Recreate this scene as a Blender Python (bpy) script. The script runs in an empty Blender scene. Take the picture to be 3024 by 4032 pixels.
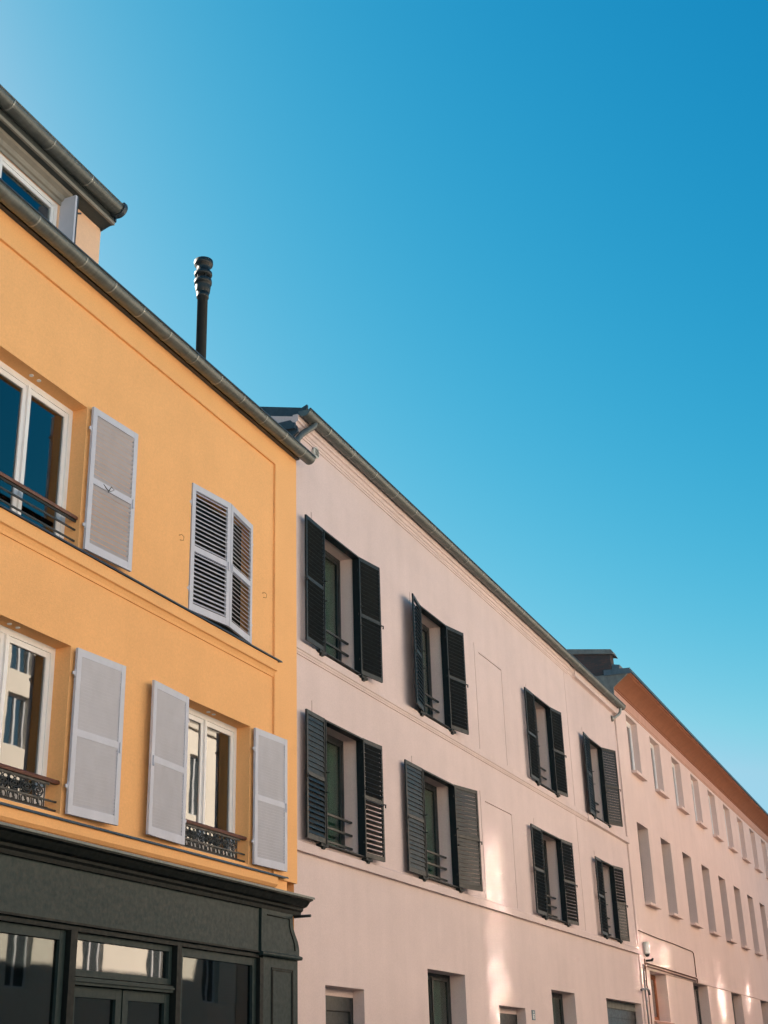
import bpy, math, random
from mathutils import Vector, Matrix
random.seed(7)
R = math.radians
sc = bpy.context.scene
col = sc.collection

# ------------------------------------------------------------------ helpers
class MB:
    def __init__(s): s.v = []; s.f = []; s.sm = []
    def quad(s, a, b, c, d, smooth=False):
        n = len(s.v); s.v += [a, b, c, d]; s.f.append((n, n+1, n+2, n+3)); s.sm.append(smooth); return s
    def box(s, x0, x1, y0, y1, z0, z1):
        n = len(s.v)
        s.v += [(x0,y0,z0),(x1,y0,z0),(x1,y1,z0),(x0,y1,z0),(x0,y0,z1),(x1,y0,z1),(x1,y1,z1),(x0,y1,z1)]
        for f in ((0,3,2,1),(4,5,6,7),(0,1,5,4),(1,2,6,5),(2,3,7,6),(3,0,4,7)):
            s.f.append(tuple(n+i for i in f)); s.sm.append(False)
        return s
    def prism(s, prof, a, b, axis='x'):
        """extrude a closed polygon; prof = [(p,q)] ; axis x: (y,z), y: (x,z), z: (x,y)"""
        def P(t, p):
            return {'x': (t, p[0], p[1]), 'y': (p[0], t, p[1]), 'z': (p[0], p[1], t)}[axis]
        n = len(s.v); k = len(prof)
        s.v += [P(a, p) for p in prof] + [P(b, p) for p in prof]
        for i in range(k):
            j = (i+1) % k; s.f.append((n+i, n+j, n+k+j, n+k+i)); s.sm.append(False)
        s.f.append(tuple(n+i for i in range(k))[::-1]); s.f.append(tuple(n+k+i for i in range(k)))
        s.sm += [False, False]
        return s
    def tube(s, pts, r, seg=8, cap=True, closed=False):
        pts = [Vector(p) for p in pts]; m = len(pts); rings = []
        rr = r if isinstance(r, (list, tuple)) else [r]*m
        up = None
        for i, p in enumerate(pts):
            if closed: t = pts[(i+1) % m] - pts[i-1]
            elif i == 0: t = pts[1]-p
            elif i == m-1: t = p-pts[i-1]
            else: t = (pts[i+1]-p).normalized() + (p-pts[i-1]).normalized()
            t.normalize()
            if up is None:
                up = Vector((0,0,1)) if abs(t.z) < .9 else Vector((1,0,0))
            u = t.cross(up)
            if u.length < 1e-6: u = t.orthogonal()
            u.normalize(); w = u.cross(t).normalized(); up = w
            n = len(s.v); rings.append(n)
            for k in range(seg):
                a = 2*math.pi*k/seg
                s.v.append(tuple(p + (u*math.cos(a)+w*math.sin(a))*rr[i]))
        last = m if closed else m-1
        for i in range(last):
            a, b = rings[i], rings[(i+1) % m]
            for k in range(seg):
                l = (k+1) % seg
                s.f.append((a+k, a+l, b+l, b+k)); s.sm.append(True)
        if cap and not closed:
            s.f.append(tuple(rings[0]+k for k in range(seg))[::-1]); s.sm.append(False)
            s.f.append(tuple(rings[-1]+k for k in range(seg))); s.sm.append(False)
        return s
    def build(s, name, mat, parent=None, loc=None, rz=0.0):
        me = bpy.data.meshes.new(name); me.from_pydata(s.v, [], s.f)
        me.materials.append(mat); me.polygons.foreach_set('use_smooth', s.sm); me.update()
        import bmesh
        bm = bmesh.new(); bm.from_mesh(me); bmesh.ops.remove_doubles(bm, verts=bm.verts, dist=1e-5) if any(s.sm) else None
        bmesh.ops.recalc_face_normals(bm, faces=bm.faces) if s.recalc else None
        bm.to_mesh(me); bm.free()
        o = bpy.data.objects.new(name, me); col.objects.link(o)
        if parent is not None: o.parent = parent
        if loc is not None: o.location = loc
        o.rotation_euler.z = rz
        return o
    recalc = True

def tag(o, label=None, cat=None, group=None, kind=None):
    if label: o['label'] = label
    if cat: o['category'] = cat
    if group: o['group'] = group
    if kind: o['kind'] = kind
    return o
def empty(name, loc=(0,0,0)):
    o = bpy.data.objects.new(name, None); o.location = loc; o.empty_display_size = .3; col.objects.link(o)
    return o

# ------------------------------------------------------------------ materials
def new_mat(name):
    m = bpy.data.materials.new(name); m.use_nodes = True
    nt = m.node_tree; b = nt.nodes['Principled BSDF']
    return m, nt, b
def L(nt, a, b): nt.links.new(a, b)
def coords(nt, scale=(1,1,1)):
    g = nt.nodes.new('ShaderNodeNewGeometry'); mp = nt.nodes.new('ShaderNodeMapping')
    mp.inputs['Scale'].default_value = scale
    L(nt, g.outputs['Position'], mp.inputs['Vector']); return mp.outputs[0]
def noise(nt, vec, scale, detail=4, rough=.6):
    n = nt.nodes.new('ShaderNodeTexNoise'); n.inputs['Scale'].default_value = scale
    n.inputs['Detail'].default_value = detail; n.inputs['Roughness'].default_value = rough
    L(nt, vec, n.inputs['Vector']); return n.outputs['Fac']
def ramp(nt, fac, stops):
    r = nt.nodes.new('ShaderNodeValToRGB'); e = r.color_ramp.elements
    while len(e) < len(stops): e.new(.5)
    for i, (p, c) in enumerate(stops):
        e[i].position = p; e[i].color = (c, c, c, 1) if not isinstance(c, tuple) else (*c, 1)
    L(nt, fac, r.inputs[0]); return r.outputs[0]
def mixc(nt, fac, a, b, mode='MIX'):
    m = nt.nodes.new('ShaderNodeMix'); m.data_type = 'RGBA'; m.blend_type = mode
    for s, val in ((m.inputs[0], fac), (m.inputs[6], a), (m.inputs[7], b)):
        if hasattr(val, 'is_linked'): L(nt, val, s)
        elif isinstance(val, tuple): s.default_value = (*val, 1)
        else: s.default_value = val
    return m.outputs[2]
def bump(nt, b, h, strength, dist=.01):
    n = nt.nodes.new('ShaderNodeBump'); n.inputs['Strength'].default_value = strength
    n.inputs['Distance'].default_value = dist; L(nt, h, n.inputs['Height']); L(nt, n.outputs[0], b.inputs['Normal'])

def plaster(name, c, var=.10, stain=.12, grain=.10):
    m, nt, b = new_mat(name)
    big = noise(nt, coords(nt, (.35,.35,.5)), 1.0, 5, .65)
    streak = noise(nt, coords(nt, (2.2,2.2,.22)), 1.0, 5, .6)
    fine = noise(nt, coords(nt), 38, 3, .7)
    dark = tuple(x*(1-var*2) for x in c); light = tuple(min(1, x*(1+var*.4)) for x in c)
    cc = mixc(nt, ramp(nt, big, [(.28,0.0),(.72,1.0)]), dark, light)
    cc = mixc(nt, ramp(nt, streak, [(.42,1.0),(.72,0.0)]), mixc(nt, stain, cc, tuple(x*.55 for x in c)), cc)
    g = ramp(nt, fine, [(.3, 1-grain*1.6),(.7, 1.0)])
    cc = mixc(nt, 1.0, cc, g, 'MULTIPLY')
    L(nt, cc, b.inputs['Base Color']); b.inputs['Roughness'].default_value = .93
    b.inputs['Specular IOR Level'].default_value = .2
    bump(nt, b, noise(nt, coords(nt), 60, 5, .7), .35, .012)
    return m
def paint(name, c, rough=.5, var=.12, spec=.4, scale=6, bumpy=.05, metal=0):
    m, nt, b = new_mat(name)
    n = noise(nt, coords(nt, (1,1,.6)), scale, 6, .65)
    cc = mixc(nt, ramp(nt, n, [(.3,0.0),(.7,1.0)]), tuple(x*(1-var) for x in c), tuple(min(1,x*(1+var)) for x in c))
    L(nt, cc, b.inputs['Base Color'])
    L(nt, ramp(nt, noise(nt, coords(nt), 14, 4), [(.3, max(.05,rough-.1)),(.7, min(1,rough+.1))]), b.inputs['Roughness'])
    b.inputs['Specular IOR Level'].default_value = spec; b.inputs['Metallic'].default_value = metal
    if bumpy: bump(nt, b, noise(nt, coords(nt), 45, 4), bumpy, .01)
    return m
def zinc(name, c, metal=.55):
    m, nt, b = new_mat(name)
    n = noise(nt, coords(nt, (.7,3,3)), 5, 6, .7); n2 = noise(nt, coords(nt, (9,1,1)), 3, 5, .7)
    f = mixc(nt, .5, n, n2)
    cc = mixc(nt, ramp(nt, f, [(.35,0.0),(.65,1.0)]), tuple(x*.62 for x in c), tuple(x*1.25 for x in c))
    L(nt, cc, b.inputs['Base Color']); b.inputs['Metallic'].default_value = metal
    L(nt, ramp(nt, n, [(.3,.34),(.7,.6)]), b.inputs['Roughness'])
    bump(nt, b, n2, .12, .01)
    return m
def glass(name, tint, refl=1.0, rough=.015, wave=.03):
    m, nt, b = new_mat(name); nt.nodes.remove(b)
    out = nt.nodes['Material Output']
    fr = nt.nodes.new('ShaderNodeFresnel'); fr.inputs['IOR'].default_value = 1.75
    mul = nt.nodes.new('ShaderNodeMath'); mul.operation = 'MULTIPLY'; mul.inputs[1].default_value = refl; mul.use_clamp = True
    gl = nt.nodes.new('ShaderNodeBsdfGlossy'); gl.inputs['Roughness'].default_value = rough
    gl.inputs['Color'].default_value = (.95,.97,1,1)
    tr = nt.nodes.new('ShaderNodeBsdfTransparent'); tr.inputs['Color'].default_value = (*tint, 1)
    mx = nt.nodes.new('ShaderNodeMixShader')
    bp = nt.nodes.new('ShaderNodeBump'); bp.inputs['Strength'].default_value = wave; bp.inputs['Distance'].default_value = .02
    L(nt, noise(nt, coords(nt), 1.3, 2), bp.inputs['Height']); L(nt, bp.outputs[0], gl.inputs['Normal'])
    L(nt, fr.outputs[0], mul.inputs[0]); L(nt, mul.outputs[0], mx.inputs[0])
    L(nt, tr.outputs[0], mx.inputs[1]); L(nt, gl.outputs[0], mx.inputs[2]); L(nt, mx.outputs[0], out.inputs[0])
    return m
def brick(name):
    m, nt, b = new_mat(name)
    g = nt.nodes.new('ShaderNodeNewGeometry'); sep = nt.nodes.new('ShaderNodeSeparateXYZ'); cmb = nt.nodes.new('ShaderNodeCombineXYZ')
    L(nt, g.outputs['Position'], sep.inputs[0])
    ad = nt.nodes.new('ShaderNodeMath'); L(nt, sep.outputs[0], ad.inputs[0]); L(nt, sep.outputs[1], ad.inputs[1])
    L(nt, ad.outputs[0], cmb.inputs[0]); L(nt, sep.outputs[2], cmb.inputs[1])
    t = nt.nodes.new('ShaderNodeTexBrick'); L(nt, cmb.outputs[0], t.inputs['Vector'])
    t.inputs['Color1'].default_value = (.10,.05,.045,1); t.inputs['Color2'].default_value = (.05,.042,.042,1); t.inputs['Mortar'].default_value = (.05,.045,.045,1)
    t.inputs['Scale'].default_value = 1; t.inputs['Brick Width'].default_value = .23; t.inputs['Row Height'].default_value = .075; t.inputs['Mortar Size'].default_value = .012
    n = noise(nt, coords(nt), 9, 5)
    L(nt, mixc(nt, ramp(nt, n, [(.35,0.0),(.7,.6)]), t.outputs[0], (.035,.04,.045)), b.inputs['Base Color'])
    b.inputs['Roughness'].default_value = .95
    bump(nt, b, t.outputs['Fac'], -.6, .01)
    return m

M = {}
M['peach_haze'] = plaster('hazed_peach_plaster', (.85,.56,.38), .05, .05, .06)  # dormer plaster paled: the haze in front of it is put into the colour
M['yellow'] = plaster('ochre_plaster', (.91,.485,.205), .05, .07, .07)
M['white'] = plaster('cream_plaster', (.72,.58,.56), .055, .13, .08)
M['far'] = plaster('pale_pink_plaster', (.79,.625,.585), .05, .12, .08)
M['terracotta'] = paint('terracotta_paint', (.27,.108,.058), .8, .10, .2, 3, .12)
M['frieze'] = paint('dusty_pink_paint', (.52,.31,.25), .85, .08, .2, 3, .12)
M['zinc'] = zinc('weathered_zinc', (.125,.138,.132), .35)
M['zinc_dark'] = zinc('dark_zinc', (.045,.06,.075), .2)
M['roof'] = zinc('roof_zinc', (.10,.12,.14), .3)
M['bracket'] = paint('bracket_metal', (.30,.31,.29), .5, .2, .4, 9, .1, .5)
M['shutter_grey'] = paint('lavender_grey_paint', (.50,.51,.585), .6, .05, .3, 5)
M['shutter_dark'] = paint('blue_black_paint', (.007,.012,.015), .5, .2, .35, 8, .04)
M['casing'] = paint('casing_paint', (.005,.010,.013), .55, .2, .3, 8)
M['frame_white'] = paint('white_window_paint', (.74,.74,.76), .45, .04, .4, 5, .02)
M['frame_dark'] = paint('dark_window_paint', (.02,.025,.028), .4, .2, .5)
M['iron'] = paint('black_iron', (.012,.016,.018), .5, .2, .5, 12, .05)
M['handrail'] = paint('oxblood_wood', (.10,.032,.02), .5, .25, .4, 14, .1)
M['shop'] = paint('grey_green_shopfront', (.009,.023,.025), .55, .05, .3, 3, .05)
M['shop_dark'] = paint('shop_moulding', (.005,.008,.008), .6, .2, .25, 6)
M['brown_wood'] = paint('brown_wood', (.30,.10,.04), .6, .25, .3, 12, .15)
M['curtain'] = paint('sheer_curtain', (.62,.66,.60), .9, .06, .1, 4, .1)
M['mortar'] = paint('grey_render', (.16,.165,.16), .95, .2, .1, 6, .4)
M['soffit'] = paint('dark_grey_soffit', (.05,.062,.065), .7, .1, .3)
M['cream_trim'] = paint('cream_trim', (.24,.225,.195), .7, .1, .3)
M['rusty_stay'] = paint('ochre_stay', (.42,.22,.08), .7, .2, .3)
M['brick'] = brick('sooty_brick')
M['glass'] = glass('window_glass', (.62,.72,.68), 1.5)
M['glass_green'] = glass('curtained_window_glass', (.50,.66,.58), .8)
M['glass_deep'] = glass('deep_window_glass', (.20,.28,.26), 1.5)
M['glass_shop'] = glass('shop_glass', (.28,.33,.31), .8)
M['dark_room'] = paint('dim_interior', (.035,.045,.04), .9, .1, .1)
M['blind_or_shadow_sheet'] = paint('slat_blind', (.12,.115,.10), .6, .1, .3)
M['plate'] = paint('enamel_plate', (.10,.16,.20), .4, .15, .5)
M['plate_white'] = paint('enamel_white', (.70,.70,.68), .4, .05, .5)
M['box_white'] = paint('box_plastic', (.52,.53,.50), .5, .12, .4)
M['rust'] = paint('rusty_conduit', (.13,.06,.04), .8, .3, .2, 14, .2)
M['grey_cable'] = paint('grey_cable', (.12,.125,.13), .6, .2, .3)
M['asphalt'] = paint('asphalt', (.055,.055,.055), .9, .2, .2, 8, .5)
M['paving'] = paint('paving', (.24,.23,.21), .9, .12, .2, 3, .3)
M['kerb'] = paint('kerb_stone', (.30,.29,.27), .9, .1, .2, 5, .3)
M['opp'] = plaster('sunlit_plaster', (.84,.76,.66), .04, .06, .05)
M['opp_warm'] = plaster('apricot_plaster', (.66,.52,.42), .05, .06, .05)
M['opp_glass'] = glass('far_side_glass', (.02,.025,.025), 5.5, .085, .3)
M['opp_plain'] = paint('curtained_glass', (.05,.06,.065), .32, .3, .5)

# ------------------------------------------------------------------ builders
def facade(mb, x0, x1, z0, z1, y, holes, back=0.5):
    """front sheet at y with rectangular holes (x0,x1,z0,z1,depth,closed)"""
    xs = sorted({x0, x1, *[v for h in holes for v in h[:2]]}); zs = sorted({z0, z1, *[v for h in holes for v in h[2:4]]})
    for i in range(len(xs)-1):
        for j in range(len(zs)-1):
            cx, cz = (xs[i]+xs[i+1])/2, (zs[j]+zs[j+1])/2
            if any(h[0] < cx < h[1] and h[2] < cz < h[3] for h in holes): continue
            mb.quad((xs[i],y,zs[j]), (xs[i+1],y,zs[j]), (xs[i+1],y,zs[j+1]), (xs[i],y,zs[j+1]))
    for a, b, c, d, dep, closed in holes:
        Y = y+dep
        mb.quad((a,y,c),(a,Y,c),(a,Y,d),(a,y,d)); mb.quad((b,y,c),(b,y,d),(b,Y,d),(b,Y,c))
        mb.quad((a,y,d),(a,Y,d),(b,Y,d),(b,y,d)); mb.quad((a,y,c),(b,y,c),(b,Y,c),(a,Y,c))
        if closed: mb.quad((a,Y,c),(b,Y,c),(b,Y,d),(a,Y,d))
def shell(mb, x0, x1, y0, y1, z0, z1, zback):
    """side, back walls of a house (side tops slope from z1 at y0 to zback at y1)"""
    for x in (x0, x1): mb.quad((x,y0,z0),(x,y1,z0),(x,y1,zback),(x,y0,z1))
    mb.quad((x0,y1,z0),(x1,y1,z0),(x1,y1,zback),(x0,y1,zback))

def window(parent, x0, x1, z0, z1, y, fw=.06, sw=.055, mat='frame_white', gl='glass', mullion=True, d=.06, label=None):
    """casement window: frame mesh with its sashes, glass panes as children"""
    mb = MB(); mb.recalc = False
    mb.box(x0, x0+fw, y, y+d, z0, z1); mb.box(x1-fw, x1, y, y+d, z0, z1)
    mb.box(x0+fw, x1-fw, y+.001, y+d, z1-fw, z1); mb.box(x0+fw, x1-fw, y+.001, y+d, z0, z0+fw)
    sash = []
    if mullion:
        c = (x0+x1)/2; sash = [(x0+fw, c-.012), (c+.012, x1-fw)]
        mb.box(c-.02, c+.02, y-.022, y+.012, z0+fw, z1-fw)
    else: sash = [(x0+fw, x1-fw)]
    for a, b in sash:
        yy, e = y+.012, d-.02
        mb.box(a+.002, a+sw, yy, yy+e, z0+fw+.002, z1-fw-.002); mb.box(b-sw, b-.002, yy, yy+e, z0+fw+.002, z1-fw-.002)
        mb.box(a+sw, b-sw, yy+.002, yy+e, z1-fw-sw, z1-fw-.002); mb.box(a+sw, b-sw, yy+.002, yy+e, z0+fw+.002, z0+fw+sw+.02)
    w = mb.build('window', M[mat], parent)
    if label: w['label'] = label
    for a, b in sash:
        g = MB(); g.box(a+sw-.004, b-sw+.004, y+.035, y+.041, z0+fw+sw, z1-fw-sw+.004); g.build('pane', M[gl], w)
    return w

def leaf(parent, xh, yh, z0, h, w, d, ang, panels, mat, pitch=.07, depth=.058, stile=.07, t=.038, rail=.09, mids=(.5,), th=.008, label=None, latch=True, hinges='grey'):
    """one louvred shutter leaf hinged at (xh,yh); d=-1 opens to the left; panels = slat tilts (deg) from the bottom up"""
    a = R(ang); s = -d        # local +y*s looks at the street
    rz = -a if d > 0 else -(math.pi-a)
    mb = MB()
    mb.box(0, stile, -t/2, t/2, 0, h); mb.box(w-stile, w, -t/2, t/2, 0, h)
    cuts = [0] + [h*m for m in mids] + [h]
    mb.box(stile, w-stile, -t/2+.002, t/2-.002, 0, rail*1.15); mb.box(stile, w-stile, -t/2+.002, t/2-.002, h-rail, h)
    for m in mids: mb.box(stile, w-stile, -t/2+.002, t/2-.002, h*m-rail*.45, h*m+rail*.45)
    for k, tilt in enumerate(panels):
        lo = cuts[k] + (rail*1.15 if k == 0 else rail*.45); hi = cuts[k+1] - (rail if k == len(panels)-1 else rail*.45)
        n = max(2, round((hi-lo)/pitch)); p = (hi-lo)/n
        dd_ = depth if (mat != 'shutter_dark' or abs(tilt) < 60) else p*.93/math.sin(R(abs(tilt)))
        for i in range(n):
            zc = lo+(i+.5)*p
            T = R(tilt+random.uniform(-1.2, 1.2)); c, q = math.cos(T), math.sin(T)
            yy, zz = s*c*dd_/2, q*dd_/2; ny, nz = -s*q*th/2, c*th/2
            mb.prism([(yy+ny, zc+zz+nz), (-yy+ny, zc-zz+nz), (-yy-ny, zc-zz-nz), (yy-ny, zc+zz-nz)], stile-.004, w-stile+.004)
    o = mb.build('shutter', M[mat], parent, (xh, yh, z0), rz)
    if label: o['label'] = label
    for zz in ((.16*h, .84*h) if hinges == 'grey' else (.12*h, .5*h, .88*h)):
        hb = MB(); hb.tube([(-.008, 0, zz-.05), (-.008, 0, zz+.05)], .012, 8)
        hb.box(-.05, -.006, -.007, .007, zz-.02, zz+.02)
        hb.build('hinge', M['shutter_grey'] if hinges == 'grey' else M['casing'], o)
    if latch:
        lb = MB(); zz = h*.47; ys = s*(t/2)
        if hinges == 'grey':
            lb.box(w-.062, w-.038, min(ys, ys+s*.02), max(ys, ys+s*.02), zz-.07, zz+.07)
        else:
            lb.tube([(w+.03, ys+s*.02, zz-.03), (w+.02, ys+s*.03, zz+.03), (w-.05, ys+s*.02, zz+.02)], .014, 6)
            for q in (.56, .40):
                cb = MB(); cb.tube([(.02, ys+s*.005, h*q), (.0, ys+s*.06, h*q), (-.03, ys+s*.06, h*q+.01)], .012, 6); cb.build('shutter_catch', M['iron'], o)
        lb.build('latch', M['shutter_grey'] if hinges == 'grey' else M['iron'], o)
    return o

def gutter(parent, x0, x1, y, z, r, brackets, name='gutter', mat='zinc', cap='zinc'):
    mb = MB(); prof = []
    N = 14
    for i in range(N+1):
        a = math.pi + math.pi*i/N; prof.append((y+r*math.cos(a), z+r*math.sin(a)))
    for i in range(N+1):
        a = 2*math.pi - math.pi*i/N; prof.append((y+(r-.008)*math.cos(a), z+.002+(r-.008)*math.sin(a)))
    k = len(prof); n = len(mb.v)
    mb.v += [(x0, *p) for p in prof] + [(x1, *p) for p in prof]
    for i in range(k):
        j = (i+1) % k; mb.f.append((n+i, n+j, n+k+j, n+k+i)); mb.sm.append(i not in (N, k-1))
    mb.tube([(x0, y-r+.004, z+.008), (x1, y-r+.004, z+.008)], .014, 8)       # front bead
    for x in (x0, x1-.01):                                                   # end caps
        c = len(mb.v); pts = [(y+r*math.cos(math.pi+math.pi*i/N), z+r*math.sin(math.pi+math.pi*i/N)) for i in range(N+1)]
        mb.prism(pts, x+.001, x+.009)
    o = mb.build(name, M[mat], parent)
    for x in brackets:
        b = MB(); pr = []
        for i in range(N+1):
            a = math.pi + math.pi*i/N; pr.append((y+(r+.006)*math.cos(a), z+(r+.006)*math.sin(a)))
        for i in range(N+1):
            a = 2*math.pi - math.pi*i/N; pr.append((y+(r+.0005)*math.cos(a), z+(r+.0005)*math.sin(a)))
        b.prism(pr, x-.012, x+.012)
        b.box(x-.012, x+.012, y+r, y+r+.16, z-.01, z+.0)
        b.build('gutter_bracket', M['bracket'], o)
    return o

# ================================================================== YELLOW HOUSE
YF, YP = 10.0, 10.04           # pilaster plane / panel plane
yh = tag(empty('yellow_house', (13, 12, 0)), 'bright yellow ochre house with pale grey shutters and a dark shopfront below', 'house')
def A(x): return x
def child(mb, name, mat, parent):     # parts are built in world metres: undo the parent's offset
    o = mb.build(name, M[mat], None); o.parent = parent; o.matrix_parent_inverse = parent.matrix_world.inverted(); return o
# simpler: keep house empties at their base and offset children through the inverse
bpy.context.view_layer.update()
_orig_build = MB.build
def build2(s, name, mat, parent=None, loc=None, rz=0.0):
    o = _orig_build(s, name, mat, parent, loc, rz)
    if parent is not None and parent.type == 'EMPTY':
        o.matrix_parent_inverse = Matrix.Translation(parent.location).inverted()
    return o
MB.build = build2

W2 = (11.40, 13.36, 8.24, 10.36); W1 = (11.40, 13.36, 4.76, 6.90); W3 = (16.14, 18.10, 4.76, 6.90); WB = (16.14, 18.10, 8.24, 10.36)
LW2 = (6.6, 8.56, 8.24, 10.36); LW1 = (6.6, 8.56, 4.76, 6.90)
mb = MB(); mb.recalc = False
facade(mb, 4, 18.85, 4.0, 12.30, YP, [(*w, .36, False) for w in (W2, W1, W3, WB, LW2, LW1)])
shell(mb, 4, 19.62, YP, 17.0, 0, 12.3, 12.3)
mb.box(4, 18.85, YP-.04, YP+.1, 11.83, 12.31)                         # raised band under the eaves
wall = mb.build('wall', M['yellow'], yh)
mb = MB()
mb.box(18.85, 19.66, YF, YP+.30, 4.64, 12.31)                          # corner pilaster
mb.box(18.9, 19.36, YF+.03, YP+.28, 3.6, 4.64)
mb.build('corner_pilaster', M['yellow'], yh)
mb = MB()                                                              # string courses
mb.prism([(YP,7.90),(YP-.02,7.90),(YP-.03,7.94),(YP-.045,7.97),(YP-.06,7.99),(YP-.09,8.0),(YP-.09,8.17),(YP,8.19)], 4, 18.86)
mb.build('string_course', M['yellow'], yh)
mb = MB()
mb.prism([(YP,4.50),(YP-.05,4.50),(YP-.09,4.54),(YP-.09,4.66),(YP,4.68)], 4, 18.90)
mb.prism([(YP,4.44),(YP-.02,4.44),(YP-.02,4.50),(YP,4.50)], 4, 18.70)
mb.build('string_course', M['yellow'], yh)
for z, x1 in ((8.17, 18.98), (4.66, 19.20)):
    mb = MB(); mb.prism([(YP+.05,z+.045),(YP-.115,z+.025),(YP-.125,z-.005),(YP-.115,z+.004),(YP+.05,z+.022)], 4, x1)
    mb.build('window_sill', M['zinc_dark'], yh)

def iron_panel(parent, x0, x1, y, z0, z1):
    mb = MB(); r = .009
    mb.box(x0, x1, y-.012, y+.012, z1-.03, z1); mb.box(x0, x1, y-.01, y+.01, z0, z0+.018)
    zt = z0+(z1-z0)*.30
    mb.box(x0, x1, y-.008, y+.008, zt, zt+.02)
    w = x1-x0; n = 7; p = (w-.16)/n; xs = x0+.08
    for k in range(n):
        c = xs+(k+.5)*p
        def loop(cx, cz, rx, rz_, a0=0, a1=360, rr=r, m=14):
            pts = [(cx+rx*math.cos(R(a0+(a1-a0)*i/m)), y, cz+rz_*math.sin(R(a0+(a1-a0)*i/m))) for i in range(m+1)]
            mb.tube(pts, rr, 6)
        H = z1-zt
        loop(c-p*.25, z1-.03-H*.13, p*.2, H*.12); loop(c+p*.25, z1-.03-H*.13, p*.2, H*.12)
        loop(c, z1-.03-H*.42, p*.36, H*.17); loop(c, z1-.03-H*.42, p*.16, H*.08, rr=.011)
        mb.tube([(c, y, z1-.03-H*.58), (c, y, zt-.10)], .011, 6)
        mb.tube([(c-p*.4, y, zt+H*.42), (c-p*.25, y, zt+H*.2), (c, y, zt+.02)], r, 6)
        mb.tube([(c+p*.4, y, zt+H*.42), (c+p*.25, y, zt+H*.2), (c, y, zt+.02)], r, 6)
        loop(c-p*.22, zt-.05, p*.15, .045, 0, 300); loop(c+p*.22, zt-.05, p*.15, .045, 180, 480)
        mb.tube([(c-.03, y, zt-.075), (c+.03, y, zt-.075)], .009, 6)
        mb.tube([(c+p*.5, y, z0), (c+p*.5, y, z1)], .008, 6)
    return mb.build('railing', M['iron'], parent)
def handrail(rail, x0, x1, y, z):
    mb = MB(); mb.prism([(y-.035,z),(y+.035,z),(y+.042,z+.03),(y+.03,z+.05),(y-.03,z+.05),(y-.042,z+.03)], x0, x1)
    mb.build('handrail', M['handrail'], rail)

for (x0, x1, z0, z1), kind in ((W2,'bars'), (W1,'iron'), (W3,'iron'), (LW2,'bars'), (LW1,'iron')):
    w = window(yh, x0+.0, x1-.0, z0-.0, z1, YP+.24, .085, .075, gl='glass_deep')
    yb = YP+.07
    if kind == 'bars':
        mb = MB()
        for z in (z0+.28, z0+.12): mb.box(x0-.02, x1+.02, yb-.010, yb+.010, z, z+.022)
        mb.box(x0-.02, x1+.02, yb-.012, yb+.012, z0+.40, z0+.43)
        rl = mb.build('railing', M['iron'], yh); handrail(rl, x0-.02, x1+.0, yb, z0+.43)
    else:
        rl = iron_panel(yh, x0+.04, x1-.16, yb, z0+.04, z0+.36)
        mb = MB(); mb.box(x0-.02, x1+.0, yb-.010, yb+.010, z0+.135, z0+.157); mb.box(x0-.02, x1+.0, yb-.010, yb+.010, z0+.03, z0+.052)
        mb.build('rail_bar', M['iron'], rl); handrail(rl, x0-.02, x1+.0, yb, z0+.36)
    # two little patch marks on the soffit of the opening
    for dx in (-.26, -.1):
        mb = MB(); mb.tube([((x0+x1)/2+dx+.15, YP+.12, z1+.002), ((x0+x1)/2+dx+.15, YP+.12, z1-.012)], .03, 9)
        mb.build('fixing_stub', M['frame_white'], yh)
wb = window(yh, WB[0], WB[1], WB[2], WB[3], YP+.24, .085, .075, 'frame_dark')  # frame coloured dark to stand in for shade behind the louvres
mb = MB(); mb.box(WB[0]+.01, WB[1]-.01, YP+.20, YP+.21, WB[2]+.01, WB[3]-.01); mb.build('blind_or_shadow_sheet', M['casing'], wb)  # added near-black sheet: painted room darkness seen through the louvre gaps

yb_ = YP-.065
grey = dict(mat='shutter_grey', pitch=.074, depth=.072, stile=.085, rail=.10, mids=(.485,), hinges='grey')
fine = dict(grey, pitch=.045, depth=.05)
leaf(yh, 13.40, yb_, 8.25, 2.13, 1.00, 1, 4, (34, 34), label='louvred grey shutter leaf with a small cord tied at its middle', **dict(grey, depth=.056))
leaf(yh, 13.40, yb_, 4.76, 2.12, .99, 1, 4, (62, 62), label='finely louvred pale grey shutter leaf beside the lower iron railing', **fine)
leaf(yh, 16.12, yb_, 4.76, 2.12, 1.01, -1, 3, (62, 62), **fine)
leaf(yh, 18.14, yb_, 4.76, 2.12, .99, 1, 3, (62, 62), **fine)
leaf(yh, 16.15, YP-.0, 8.26, 2.10, .985, 1, 7.5, (-42, -42), label='nearly closed louvred shutter leaf, pushed out at its free edge', **grey)
leaf(yh, 18.09, YP-.0, 8.26, 2.10, .955, -1, 7.5, (-42, -42), label='nearly closed louvred shutter leaf nearest the corner', **grey)
leaf(yh, 11.36, yb_, 8.25, 2.13, 1.00, -1, 4, (58, 58), **grey)
leaf(yh, 11.36, yb_, 4.76, 2.12, .99, -1, 4, (62, 62), **fine)
# cord knot and shutter stays
mb = MB(); mb.tube([(13.70, YP-.10, 9.31), (13.78, YP-.12, 9.25), (13.86, YP-.11, 9.26), (13.93, YP-.12, 9.31), (13.86, YP-.12, 9.33), (13.80, YP-.11, 9.22)], .006, 6)
mb.build('tied_cord', M['iron'], yh)
for x, z in ((15.82, 9.30), (18.47, 9.22)):
    mb = MB(); mb.tube([(x, YP+.01, z+.05), (x, YP-.05, z+.05), (x+.05, YP-.06, z+.03), (x+.05, YP-.05, z-.03), (x, YP-.02, z-.03)], .005, 6)
    mb.build('shutter_stay', M['rusty_stay'], yh)

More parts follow.
